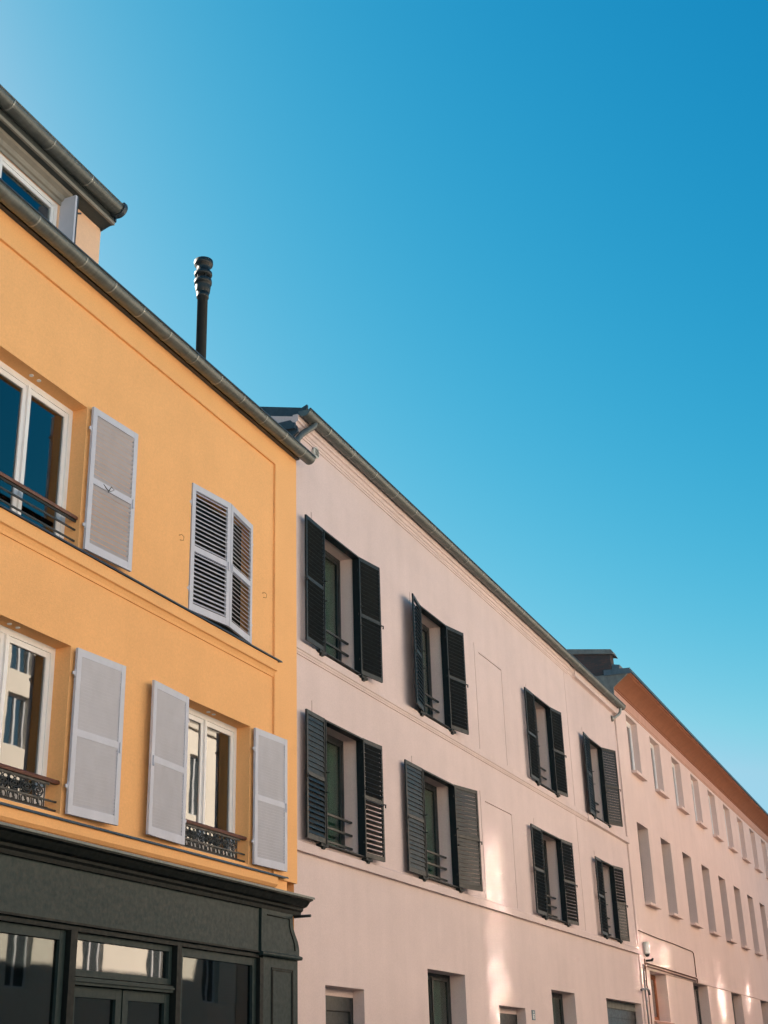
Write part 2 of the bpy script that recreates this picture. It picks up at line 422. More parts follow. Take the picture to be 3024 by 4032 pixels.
# roof, gutter, dormer, flue
mb = MB(); mb.prism([(9.90,12.32),(9.90,12.35),(17.0,15.7),(17.0,12.2),(10.1,12.3)], 4, 19.64); mb.build('roof', M['roof'], yh)
mb = MB(); mb.prism([(9.93,12.245),(9.93,12.318),(9.998,12.318),(9.998,12.245)], 4, 19.66); mb.build('eaves_board', M['zinc_dark'], yh)
gy = gutter(yh, 4, 19.83, 9.80, 12.31, .118, [11.6,12.66,13.37,14.10,14.85,15.64,16.4,17.15,17.95,18.69,19.43])
mb = MB(); mb.box(4, 19.81, 9.80-.135, 9.80-.116, 12.307, 12.33); mb.build('gutter_edge', M['zinc_dark'], gy)
# dormer
dx1 = 13.80
mb = MB(); mb.recalc = False
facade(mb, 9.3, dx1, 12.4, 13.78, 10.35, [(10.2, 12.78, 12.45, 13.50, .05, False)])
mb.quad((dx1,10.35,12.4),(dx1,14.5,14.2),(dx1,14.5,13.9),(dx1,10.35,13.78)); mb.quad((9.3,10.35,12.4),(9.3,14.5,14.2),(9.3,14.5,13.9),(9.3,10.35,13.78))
dorm = mb.build('dormer', M['peach_haze'], yh)
mb = MB(); mb.prism([(10.10,13.72),(10.10,13.88),(14.6,14.3),(14.6,13.72)], 9.2, 13.79); mb.build('dormer_roof', M['soffit'], dorm)
mb = MB(); mb.prism([(10.12,13.705),(10.085,13.705),(10.085,13.76),(10.12,13.76)], 9.2, 13.78)
mb.prism([(10.349,13.49),(10.33,13.49),(10.33,13.55),(10.30,13.56),(10.28,13.60),(10.28,13.63),(10.22,13.66),(10.22,13.719),(10.349,13.719)], 9.3, 12.9); mb.build('dormer_trim', M['cream_trim'], dorm)
gd = gutter(dorm, 9.2, 13.68, 9.99, 13.93, .118, [10.2, 11.1, 12.0, 12.9], 'dormer_gutter')
mb = MB()
pr = [(9.99+.145*math.cos(math.pi+math.pi*i/12), 13.93+.145*math.sin(math.pi+math.pi*i/12)) for i in range(13)]
mb.prism(pr+[(10.13,13.99),(9.86,13.99)], 13.682, 13.76); mb.prism([(10.08,13.78),(10.36,13.69),(10.36,13.74),(10.08,13.87)], 13.78, 13.815); mb.build('gutter_cap', M['zinc_dark'], gd)
window(yh, 10.2, 12.78, 12.46, 13.50, 10.375, .07, .06)
mb = MB(); mb.box(12.80, 12.84, 10.08, 10.40, 12.42, 13.60); mb.build('shutter', M['shutter_grey'], yh)
mb = MB(); mb.box(12.86, 12.885, 10.09, 10.34, 12.42, 13.62); mb.build('shutter', M['zinc_dark'], yh)
for z in (13.35, 12.75):
    mb = MB(); mb.tube([(12.9,10.12,z),(12.93,10.06,z)], .014, 6); mb.build('hinge', M['zinc_dark'], yh)
# flue
fx, fy = 18.66, 11.5
mb = MB()
prof = [(13.2,.100),(15.62,.100),(15.621,.118),(15.72,.118),(15.721,.108),(15.74,.135),(15.86,.150),(15.93,.152),(15.931,.168),(15.99,.172),(16.03,.165),(16.04,.12)]
def lathe(mb, cx, cy, prof, seg=20):
    base = len(mb.v)
    for z, r in prof:
        for k in range(seg): mb.v.append((cx+r*math.cos(2*math.pi*k/seg), cy+r*math.sin(2*math.pi*k/seg), z))
    for i in range(len(prof)-1):
        for k in range(seg):
            l = (k+1) % seg; a = base+i*seg; b = a+seg
            mb.f.append((a+k, a+l, b+l, b+k)); mb.sm.append(True)
    mb.f.append(tuple(base+k for k in range(seg))); mb.sm.append(False)
    mb.f.append(tuple(base+(len(prof)-1)*seg+k for k in range(seg))); mb.sm.append(False)
lathe(mb, fx, fy, prof); flue = mb.build('chimney_flue', M['iron'], yh)
mb = MB(); lathe(mb, fx, fy, [(16.10,.10),(16.12,.168),(16.15,.176),(16.19,.172),(16.20,.13),(16.30,.125),(16.34,.13),(16.36,.178),(16.40,.186),(16.46,.183),(16.48,.15)])
for k in range(5):
    a = 2*math.pi*k/5+.3; mb.tube([(fx+.13*math.cos(a), fy+.13*math.sin(a), 16.0), (fx+.13*math.cos(a), fy+.13*math.sin(a), 16.14)], .014, 6)
mb.build('flue_cap', M['iron'], flue)

# shopfront
S = 9.85
mb = MB()
mb.box(4, 18.10, S, S+.12, 3.49, 4.10); mb.box(4, 18.10, S+.04, S+.1, 3.44, 3.49)
mb.build('fascia_board', M['shop'], yh)
mb = MB()
pr = [(S+.19,4.30),(9.62,4.36),(9.585,4.34),(9.585,4.315),(9.64,4.30),(9.66,4.27),(9.70,4.225),(9.76,4.21),(9.765,4.175),(9.80,4.15),(9.81,4.10),(S+.19,4.10)]
mb.prism(pr, 4, 19.40)
mb.build('shop_cornice', M['shop_dark'], yh)
mb = MB(); mb.prism([(S+.18,4.375),(9.575,4.368),(9.572,4.335),(9.579,4.335),(9.582,4.362),(S+.18,4.369)], 4, 19.44); mb.build('cornice_flashing', M['zinc'], yh)
mb = MB()
con = [(18.13,3.49),(19.37,3.49),(19.37,3.58),(19.355,3.64),(19.32,3.71),(19.24,3.80),(19.18,3.88),(19.155,3.97),(19.15,4.10),(18.13,4.10)]
mb.prism(con, S-.03, S+.16, 'y')
mb.prism([(S-.06,3.43),(S-.075,3.45),(S-.075,3.475),(S-.03,3.495),(S+.16,3.495),(S+.16,3.43)], 18.11, 19.40)
mb.build('console', M['shop'], yh)
mb = MB(); t = .016
path = [(18.30,4.02),(19.03,4.02),(19.03,3.93),(19.07,3.84),(19.14,3.75),(19.20,3.66),(19.22,3.56)]
mb.tube([(p[0], S-.032, p[1]) for p in path], .013, 6); mb.build('console_moulding', M['shop_dark'], yh)
mb = MB(); mb.box(18.24, 19.37, S+.0, S+.16, 0.1, 3.43)
mb.build('pilaster', M['shop'], yh)
mb = MB()
for o_ in (0, .03):
    y_ = S-.006+o_*.0
    x0, x1, z0, z1 = 18.50+o_, 19.20-o_, .6, 3.28-o_
    mb.box(x0, x0+.014, y_-.006, y_+.004, z0, z1); mb.box(x1-.014, x1, y_-.006, y_+.004, z0, z1); mb.box(x0+.014, x1-.014, y_-.005, y_+.004, z1-.014, z1)
mb.build('pilaster_moulding', M['shop_dark'], yh)
# joint under fascia, posts
mb = MB(); mb.box(4, 18.12, S+.005, S+.11, 3.395, 3.44); mb.box(4, 18.12, S-.02, S+.04, 3.462, 3.488)
for a, b in ((10.5, 10.64), (13.47, 13.60), (15.83, 15.94), (18.13, 18.235)): mb.box(a, b, S-.012, S+.14, .1, 3.395)
mb.build('shop_post', M['shop_dark'], yh)
def shop_window(x0, x1, z0, z1, y, fw=.09, name='shop_window', gl='glass_shop'):
    mb = MB(); mb.recalc = False; mb.box(x0, x0+fw, y, y+.07, z0, z1); mb.box(x1-fw, x1, y, y+.07, z0, z1)
    mb.box(x0+fw, x1-fw, y+.002, y+.068, z1-fw, z1); mb.box(x0+fw, x1-fw, y+.002, y+.068, z0, z0+fw)
    o = mb.build(name, M['shop'], yh)
    g = MB(); g.box(x0+fw-.01, x1-fw+.01, y+.04, y+.048, z0+fw-.01, z1-fw+.01); g.build('pane', M[gl], o); return o
w = shop_window(10.66, 13.45, .6, 3.39, S+.05, .11)
mb = MB()
for i in range(60):
    z = 3.18-i*.042; mb.prism([(10.14,z),(10.17,z+.012),(10.17,z+.014),(10.14,z+.002)], 10.7, 13.12)
mb.build('blind_or_shadow_sheet', M['blind_or_shadow_sheet'], w)
shop_window(13.62, 15.81, 2.90, 3.39, S+.06, .075, 'transom', 'glass')
mb = MB(); mb.box(13.62, 15.81, S+.02, S+.14, 2.80, 2.885); mb.box(13.62, 15.81, S-.0, S+.02, 2.835, 2.86); mb.build('transom_bar', M['shop'], yh)
for a, b in ((13.62, 14.70), (14.73, 15.81)):
    shop_window(a, b, .15, 2.79, S+.075, .12, 'shop_door')
w = shop_window(15.96, 18.12, .6, 3.39, S+.05, .11)
mb = MB()
for i in range(60):
    z = 3.18-i*.042; mb.prism([(10.14,z),(10.17,z+.012),(10.17,z+.014),(10.14,z+.002)], 16.0, 17.9)
mb.build('blind_or_shadow_sheet', M['blind_or_shadow_sheet'], w)
mb = MB(); mb.box(17.45, 17.66, 10.05, 10.055, 3.02, 3.22); mb.build('paper_notice', M['frieze'], w)
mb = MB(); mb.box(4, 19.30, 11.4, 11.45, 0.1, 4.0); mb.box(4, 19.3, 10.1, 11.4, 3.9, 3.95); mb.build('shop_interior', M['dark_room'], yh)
mb = MB(); mb.tube([(19.16, 9.80, 4.065), (19.18, 9.52, 4.065)], .022, 8); mb.build('awning_rod', M['iron'], yh)
mb = MB()
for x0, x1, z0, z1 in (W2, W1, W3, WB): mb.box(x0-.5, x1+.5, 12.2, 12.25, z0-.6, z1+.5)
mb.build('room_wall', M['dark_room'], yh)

# ================================================================== WHITE HOUSE
wh = tag(empty('cream_house', (31, 12, 0)), 'long cream rendered house with blue-black louvred shutters, between the yellow house and the far house', 'house')
Y0 = 10.10; WX0, WX1 = 19.72, 43.62
ups = [(20.75,22.37), (25.60,27.20), (33.82,35.39), (39.45,40.98)]
lows = [(20.73,22.38), (25.36,27.22), (33.61,35.39), (39.62,41.04)]
ZU = (8.86, 11.27); ZL = (5.42, 7.60)
gr = [(20.87,22.43,.1,3.16,.22), (25.48,27.60,1.3,3.69,.34), (29.70,31.60,.1,3.17,.22), (33.82,35.92,1.3,3.69,.34), (39.17,43.40,.1,3.71,.20)]
holes = [(a,b,*ZU,.36,False) for a,b in ups] + [(a,b,*ZL,.36,False) for a,b in lows] + [(a,b,c,d,e,False) for a,b,c,d,e in gr]
G = .028; gd_ = .03
def groove(x0, x1, z0, z1): holes.append((x0, x1, z0, z1, gd_, True))
groove(37.57, 37.60, 5.40, 8.58); groove(37.57, 37.60, 8.86, 12.9)
for x, zt in ((20.46, 11.55), (25.30, 11.51), (33.54, 11.52), (39.16, 11.56)): groove(x, x+G, 8.87, zt)
for x, zt in ((20.43, 7.89), (25.05, 7.83), (33.35, 7.86), (39.29, 7.84)): groove(x, x+G, 5.40, zt)
groove(29.41, 29.44, 8.87, 11.52); groove(31.45, 31.48, 8.87, 11.33); groove(29.74, 31.48, 11.33, 11.36)
groove(29.23, 29.26, 5.42, 7.85); groove(31.51, 31.54, 5.42, 7.635); groove(29.58, 31.54, 7.635, 7.665)
mb = MB(); mb.recalc = False
facade(mb, WX0, WX1, 0, 13.0, Y0, holes)
shell(mb, WX0, WX1, Y0, 17.5, 0, 13.0, 13.0)
for x in (WX0,): mb.quad((x,Y0,13.0),(x,17.5,13.0),(x,17.5,15.1),(x,Y0,13.22))
mb.build('wall', M['white'], wh)
mb = MB()   # eaves moulding
mb.prism([(Y0,12.93),(Y0-.02,12.93),(Y0-.02,12.975),(Y0-.035,12.98),(Y0-.035,13.03),(Y0-.06,13.04),(Y0-.075,13.10),(Y0-.11,13.11),(Y0-.11,13.25),(Y0,13.25)], WX0, 38.0)
mb.prism([(Y0,12.95),(Y0-.02,12.95),(Y0-.02,12.97),(Y0-.115,12.99),(Y0-.115,13.25),(Y0,13.25)], 38.5, 43.66)
mb.prism([(Y0,12.97),(Y0-.03,12.99),(Y0-.03,13.06),(Y0-.075,13.10),(Y0-.09,13.11),(Y0-.09,13.25),(Y0,13.25)], 38.0, 38.5)
mb.build('eaves_moulding', M['white'], wh)
mb = MB()
mb.prism([(Y0,8.60),(Y0-.02,8.60),(Y0-.025,8.63),(Y0-.035,8.64),(Y0-.04,8.67),(Y0-.06,8.685),(Y0-.06,8.83),(Y0,8.855)], WX0, 38.7)
mb.prism([(Y0,8.63),(Y0-.02,8.64),(Y0-.085,8.66),(Y0-.085,8.83),(Y0,8.86)], 38.7, 43.75)
mb.build('string_course', M['white'], wh)
mb = MB(); mb.prism([(Y0,5.20),(Y0-.07,5.20),(Y0-.07,5.35),(Y0,5.39)], WX0, 43.85); mb.build('string_course', M['white'], wh)

def casing(x0, x1, z0, z1):
    mb = MB(); mb.recalc = False; a, b = Y0-.13, Y0+.02; t = .03
    mb.box(x0, x0+t, a, b, z0, z1); mb.box(x1-t, x1, a, b, z0, z1); mb.box(x0+t, x1-t, a+.001, b, z1-t, z1); mb.box(x0+t, x1-t, a+.03, b, z0, z0+.02)
    return mb.build('casing', M['casing'], wh)
def brack(x, z):
    mb = MB(); mb.box(x-.14, x+.14, Y0-.12, Y0-.02, z-.05, z-.005); mb.prism([(Y0-.13,z-.005),(Y0-.10,z-.09),(Y0,z-.09),(Y0,z-.005)], x-.05, x+.05)
    mb.build('shutter_support', M['casing'], wh)
def rails(x0, x1, z0):
    mb = MB(); y = Y0+.16
    for z in (z0+.60, z0+.36, z0+.12): mb.box(x0-.02, x1+.01, y-.018, y+.018, z-.018, z+.018)
    return mb.build('railing', M['iron'], wh)
def curtain(win, x0, x1, z0, z1, y):
    mb = MB(); n = 60; pts = []
    for i in range(n+1):
        x = x0+(x1-x0)*i/n; pts.append((x, y+.025*math.sin(i*1.15)+.01*math.sin(i*.37)))
    for i in range(n):
        (a, ya), (b, yb2) = pts[i], pts[i+1]; mb.quad((a,ya,z0),(b,yb2,z0),(b,yb2,z1),(a,ya,z1), True)
    mb.recalc = False
    mb.build('curtain', M['curtain'], win)
O = 34    # slats hanging open: dark undersides, no view through
LU = [ # per window: left leaf, right leaf = (width, angle from the wall, slat tilt of the bottom and top half)
 ((.78,1.8,(O,O)), (.78,8.8,(O,O+3))), ((.78,11,(-68,-68)), (.78,11,(O-4,O))), ((.78,.6,(O,O)), (.78,7.2,(O,O))), ((.78,4.1,(-68,-66)), (.78,20.5,(-80,-80)))]
LL = [((.78,1.8,(-66,-80)), (.78,3.9,(17,O))), ((.96,.8,(-79,-79)), (.95,12.6,(-81,-81))), ((.90,.8,(O+4,O)), (.90,4.3,(O,O))), ((.74,1.5,(O,O)), (.74,9.3,(-80,O)))]
names = ['leftmost', 'second', 'third', 'fourth']
dk = dict(mat='shutter_dark', pitch=.086, depth=.090, stile=.055, rail=.075, mids=(.5,), t=.034, th=.012, hinges='dark')
for row, ops, (z0, z1), LV in (('upper', ups, ZU, LU), ('lower', lows, ZL, LL)):
    for (x0, x1), (l, r) in zip(ops, LV):
        casing(x0, x1, z0, z1)
        w = window(wh, x0+.0, x1-.0, z0, z1, Y0+.30, .075, .05, 'frame_dark', 'glass_green')
        curtain(w, x0+.05, x1-.05, z0+.1, z1-.1, Y0+.42)
        rails(x0, x1, z0+.04)
        h = z1-z0+.01
        leaf(wh, x0+.01, Y0-.10, z0+.005, h, l[0], -1, l[1], l[2], **dk); leaf(wh, x1-.01, Y0-.10, z0+.005, h, r[0], 1, r[1], r[2], **dk)
        brack(x0-.06, z0+.0); brack(x1+.16, z0)
# ground floor openings
for i, (x0, x1, z0, z1, d) in enumerate(gr):
    y = Y0+d
    if i in (1, 3):
        w = window(wh, x0, x1, z0, z1, y, .07, .06, 'frame_dark', 'glass_green', label='tall dark framed ground floor window' if i == 1 else None)
        curtain(w, x0+.08, x1-.08, z0+.1, z1-.1, y+.2)
    elif i in (0, 2):
        mb = MB(); mb.box(x0, x1, y, y+.05, z1-.13, z1); mb.build('door_lintel', M['white'], wh)
        mb = MB(); mb.recalc = False
        mb.box(x0, x0+.09, y+.01, y+.09, z0, z1-.13); mb.box(x1-.09, x1, y+.01, y+.09, z0, z1-.13); mb.box(x0+.09, x1-.09, y+.012, y+.09, z1-.36, z1-.13)
        mb.box(x0+.09, x1-.09, y+.05, y+.09, z0, z1-.36)
        mb.box(x0+.17, x1-.17, y+.035, y+.052, z0+.3, z1-.46)
        dd = mb.build('door', M['frame_dark'], wh)
        mb = MB(); mb.tube([(x0+.2, y+.03, 1.1), (x0+.2, y-.03, 1.1), (x0+.3, y-.03, 1.1)], .012, 8); mb.build('handle', M['bracket'], dd)
    else:
        mb = MB(); mb.recalc = False; mb.box(x0, x1, y, y+.06, z1-.22, z1); mb.build('garage_lintel', M['mortar'], wh)
        mb = MB(); mb.box(x0, x1, y+.03, y+.07, z0, z1-.22)
        for k in range(14): mb.box(x0+.02, x1-.02, y+.015, y+.031, z0+.08+k*.235, z0+.30+k*.235)
        mb.build('garage_door', M['frame_dark'], wh)
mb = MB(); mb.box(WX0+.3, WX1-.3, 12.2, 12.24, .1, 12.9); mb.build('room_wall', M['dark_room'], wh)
# roof: thin deck plus verge board at the gable
def zr(y): return 13.40+(y-9.95)*.262
mb = MB(); mb.prism([(9.95,13.30),(9.95,13.36),(17.6,zr(17.6)+.03),(17.6,zr(17.6)-.10),(9.99,13.26)], 19.86, 44.0)
mb.build('roof', M['roof'], wh)
mb = MB(); mb.prism([(9.84,13.38),(9.84,13.455),(9.95,13.41),(17.6,zr(17.6)+.035),(17.6,zr(17.6)-.19),(10.62,13.385),(10.05,13.235),(9.97,13.26)], 19.80, 19.86); mb.build('verge_board', M['zinc_dark'], wh)
gw = gutter(wh, 19.74, 44.02, 9.87, 13.31, .125, [20.67+1.10*i for i in range(21)])
mb = MB(); mb.box(19.74, 44.0, 9.87-.142, 9.87-.123, 13.307, 13.33); mb.build('gutter_edge', M['zinc_dark'], gw)
mb = MB(); mb.tube([(20.16,9.85,13.30),(20.16,9.85,13.24),(20.14,9.86,13.16),(20.08,9.89,13.09),(19.98,9.93,13.0),(19.86,9.98,12.88),(19.76,10.02,12.74),(19.74,10.04,12.5)], .06, 12); mb.build('downpipe', M['zinc'], wh)
mb = MB(); mb.tube([(43.72,9.87,13.28),(43.74,9.88,13.13),(43.70,9.90,13.02),(43.55,9.94,12.92),(43.40,9.99,12.83),(43.28,10.04,12.76),(43.22,10.08,12.74)], .05, 12)
mb.tube([(43.23,10.06,12.745),(43.20,10.10,12.735)], .105, 14); mb.build('downpipe', M['bracket'], wh)
mb = MB(); mb.prism([(10.12,13.12),(9.99,12.98),(9.97,12.85),(10.2,12.70),(10.5,13.0),(10.42,13.12)], 19.66, 19.72); mb.prism([(10.0,12.9),(10.0,13.02),(10.4,13.05),(10.4,12.93)], 19.60, 19.66); mb.build('flashing', M['zinc_dark'], wh)
mb = MB(); mb.tube([(20.62, Y0+.0, 12.84), (20.62, Y0-.06, 12.84)], .11, 18); vent = mb.build('vent_cowl', M['box_white'], wh)
mb = MB()
for k in range(5): mb.box(20.55, 20.69, Y0-.068, Y0-.061, 12.775+k*.03, 12.787+k*.03)
mb.build('vent_grille', M['iron'], vent)

# house number plate
pl = MB(); pl.box(32.06, 32.30, Y0-.015, Y0-.001, 2.925, 3.15); num = pl.build('house_number_sign', M['plate'])
tag(num, 'small blue-grey enamel house number plate with a white dot, beside the ground floor window', 'sign')
mb = MB(); mb.tube([(32.18, Y0-.0155, 3.10), (32.18, Y0-.019, 3.10)], .022, 12)
mb.box(32.10, 32.26, Y0-.0175, Y0-.0155, 2.955, 3.06); mb.build('plate_face', M['plate_white'], num)
mb = MB()
mb.tube([(32.15, Y0-.02, 3.03), (32.18, Y0-.02, 3.045), (32.205, Y0-.02, 3.03), (32.20, Y0-.02, 3.00), (32.155, Y0-.02, 2.97), (32.21, Y0-.02, 2.97)], .007, 6); mb.build('numeral', M['plate'], num)

# ================================================================== FAR HOUSE
fh = tag(empty('pink_house', (60, 12, 0)), 'pale pink house with deep narrow windows under a projecting terracotta cornice, farthest down the street', 'house')
YT = 10.05; FX0, FX1 = 43.64, 100.0
xc = [45.92+3.785*i for i in range(14)]
xc[0] = 46.05
holes = []
for i, c in enumerate(xc):
    holes.append((c-.83, c+.83, 11.38, 13.36, .29, False)); holes.append((c-.83, c+.83, 6.98, 9.61, .42, False))
mb = MB(); mb.recalc = False
facade(mb, FX0, FX1, 4.80, 14.0, YT, holes)
mb.quad((FX0,YT,4.80),(FX1,YT,4.80),(FX1,YT+.03,4.80),(FX0,YT+.03,4.80))
gx = [(44.98,47.42), (51.95,54.75), (59.95,62.45), (67.7,70.2), (75.4,77.9), (83,85.5)]
facade(mb, FX0, FX1, 0, 4.80, YT+.03, [(a, b, 3.28 if i == 0 else .2, 4.785, .42, False) for i, (a, b) in enumerate(gx)])
shell(mb, FX0, FX1, YT, 17.5, 0, 14.0, 14.0)
mb.build('wall', M['far'], fh)
for i, c in enumerate(xc):
    for z0, z1, dep, in ((11.38,13.36,.27), (6.98,9.61,.40)):
        mb = MB(); mb.prism([(YT,z0-.10),(YT-.19,z0-.115),(YT-.20,z0-.035),(YT-.20,z0-.03),(YT+.02,z0-.0)], c-.84, c+.84); mb.build('window_sill', M['far'], fh)
        w = window(fh, c-.83, c+.83, z0, z1, YT+dep-.05, .10 if z0 > 10 else .06, .06, 'frame_white' if z0 > 10 else 'frame_dark', 'glass', mullion=True)
for i, (a, b) in enumerate(gx):
    z0 = 3.28 if i == 0 else .2
    w = window(fh, a, b, z0, 4.785, YT+.40, .10, .05, 'brown_wood' if i == 0 else 'frame_dark', 'glass', mullion=(i == 0), label='brown wooden ground floor window' if i == 0 else None)
mb = MB(); mb.prism([(YT+.03,3.20),(YT-.05,3.19),(YT-.05,3.25),(YT+.1,3.28)], 44.9, 47.6); mb.build('window_sill', M['frieze'], fh)
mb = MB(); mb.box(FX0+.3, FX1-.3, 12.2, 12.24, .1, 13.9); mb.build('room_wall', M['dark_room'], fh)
mb = MB(); mb.prism([(YT,13.48),(YT-.02,13.48),(YT-.02,13.53),(YT-.04,13.55),(YT-.04,13.86),(YT,13.86)], FX0-.1, FX1); mb.build('frieze', M['frieze'], fh)
mb = MB()
cove = [(YT,13.86),(YT-.07,13.86),(YT-.075,13.93),(YT-.10,13.94)]
for i in range(8):
    t = i/7; cove.append((YT-.10-.50*(1-math.cos(t*math.pi/2))*.35-.50*t*.65, 13.95+.33*math.sin(t*math.pi/2)*.35+.33*t*.65))
cove += [(9.43,14.30),(9.38,14.31),(9.38,14.40),(YT,14.42)]
mb.prism(cove, FX0-.12, FX1); mb.build('cornice', M['terracotta'], fh)
mb = MB(); mb.prism([(9.34,14.36),(9.34,14.47),(10.2,14.50),(17.6,16.0),(17.6,15.9),(10.2,14.43),(9.375,14.40)], FX0-.11, FX1); mb.build('roof', M['zinc_dark'], fh)
# gable-end dressing: grey render, zinc flashing, brick party wall
mb = MB(); mb.prism([(9.97,13.88),(9.42,14.30),(9.42,14.34),(10.9,14.34),(10.9,13.2),(10.0,13.2)], FX0-.20, FX0-.12); mb.build('gable_render', M['mortar'], fh)
mb = MB(); mb.prism([(9.33,14.28),(9.33,14.47),(10.25,14.51),(10.25,14.31)], FX0-.235, FX0-.20); mb.prism([(9.74,14.53),(9.7,14.66),(9.98,14.72),(9.98,14.53)], FX0-.1, FX0+.5)
mb.build('gable_flashing', M['roof'], fh)
mb = MB(); mb.prism([(9.99,14.35),(9.99,15.06),(14.0,15.65),(14.0,14.3),(10.25,14.3)], FX0-.14, FX0+.32); st = mb.build('brick_party_wall', M['brick'], fh)
mb = MB(); mb.prism([(9.84,15.03),(9.93,15.22),(14.1,15.85),(14.1,15.64),(9.96,15.06)], FX0-.22, FX0+.40); mb.build('coping', M['mortar'], st)
mb = MB(); mb.tube([(78.4,9.92,14.0),(78.45,9.94,13.7),(78.5,9.98,13.5),(78.5,9.98,.3)], .06, 10); mb.build('downpipe', M['rust'], fh)
mb = MB(); mb.box(78.35,78.42,9.36,10.0,14.0,14.42); mb.build('cornice_joint', M['rust'], fh)

# wall-mounted box, conduits, cables
mb = MB(); mb.prism([(44.22+.13*math.cos(2*math.pi*k/16), 9.93+.10*math.sin(2*math.pi*k/16)) for k in range(16)], 5.24, 5.60, 'z')
ub = mb.build('junction_box', M['box_white']); tag(ub, 'small grey-white cylindrical junction box on the wall where the cream and pink houses meet', 'junction box')
mb = MB(); mb.tube([(44.22, 9.93, 5.24), (44.24, 9.93, 5.16)], [.09,.05], 12); mb.build('cap', M['iron'], ub)
lm = MB(); lm.box(44.40, 44.50, 9.84, 10.04, 5.02, 5.08); lm.tube([(44.45, 9.86, 5.05), (44.40, 9.80, 5.10)], [.045,.03], 10)
tag(lm.build('wall_bracket', M['iron']), 'small black metal bracket just below the grey-white junction box', 'bracket')
mb = MB(); yy = YT-.02
pts = [(43.75,yy,5.93),(44.6,yy,5.92),(46.5,yy-.005,5.90),(48.8,yy,5.91),(50.7,yy-.004,5.89),(52.2,yy,5.88),(52.45,yy,5.84),(52.5,yy,5.7),(52.5,yy,4.98)]
mb.tube(pts, .015, 8); tag(mb.build('cable', M['rust']), 'thin rusty cable running level along the pink wall then dropping at its end', 'cable')
mb = MB(); mb.tube([(44.0,yy,4.72),(44.05,yy,4.85),(44.3,yy-.02,4.965),(46,yy-.01,4.965),(52.5,yy-.01,4.935),(52.62,yy,4.90),(52.6,yy,4.80)], .022, 8)
tag(mb.build('conduit', M['rust']), 'dark pipe just above the ground floor windows, upper of the two parallel pipes', 'conduit')
mb = MB(); mb.tube([(44.1,yy-.01,4.80),(44.3,yy-.03,4.875),(46,yy-.02,4.875),(52.5,yy-.02,4.84)], .020, 8)
tag(mb.build('conduit', M['rust']), 'dark pipe just above the ground floor windows, lower of the two parallel pipes', 'conduit')
mb = MB(); mb.tube([(43.76,9.99,4.9),(43.72,10.0,4.0),(43.74,9.99,3.0),(43.72,10.0,1.8)], .025, 8)
for z in (4.4,3.8,3.1): mb.tube([(43.70,9.97,z),(43.82,9.97,z)], .012, 6)
tag(mb.build('cable', M['grey_cable']), 'grey vertical cable on the seam between the cream and pink houses, left of the pair', 'cable')
mb = MB(); mb.tube([(44.20,yy,5.1),(44.22,yy,4.7),(44.16,yy,4.3),(44.25,yy-.01,4.0),(44.30,yy,3.7),(44.26,yy-.01,3.3),(44.30,yy,2.9),(44.28,yy,1.8)], .018, 8)
tag(mb.build('cable', M['rust']), 'brown wavy cable hanging below the junction box, right of the pair', 'cable')
mb = MB(); mb.tube([(43.1,9.98,4.10),(43.2,9.95,4.12),(43.75,9.94,4.16),(43.98,9.94,4.12),(44.06,9.95,4.0)], .035, 8)
tag(mb.build('pipe_hook', M['grey_cable']), 'short dark bent pipe crossing the seam above the garage opening', 'pipe')

# ================================================================== STREET, OPPOSITE SIDE
def sheet(name, mat, x0, x1, y0, y1, z):
    mb = MB(); mb.recalc = False; mb.quad((x0,y0,z),(x1,y0,z),(x1,y1,z),(x0,y1,z)); return tag(mb.build(name, M[mat]), kind='structure')
sheet('ground', 'paving', -900, 1500, -900, 900, -.02)
sheet('road', 'asphalt', -60, 300, -2.8, 7.6, 0.0)
for n, a, b in (('pavement', 7.72, 11.0), ('pavement', -5.1, -2.92)):
    mb = MB(); mb.box(-60, 300, a, b, -.01, .13); tag(mb.build(n, M['paving']), kind='structure')
for a, b in ((7.6, 7.72), (-2.92, -2.8)):
    mb = MB(); mb.box(-60, 300, a, b, -.01, .135); tag(mb.build('kerb', M['kerb']), kind='structure')

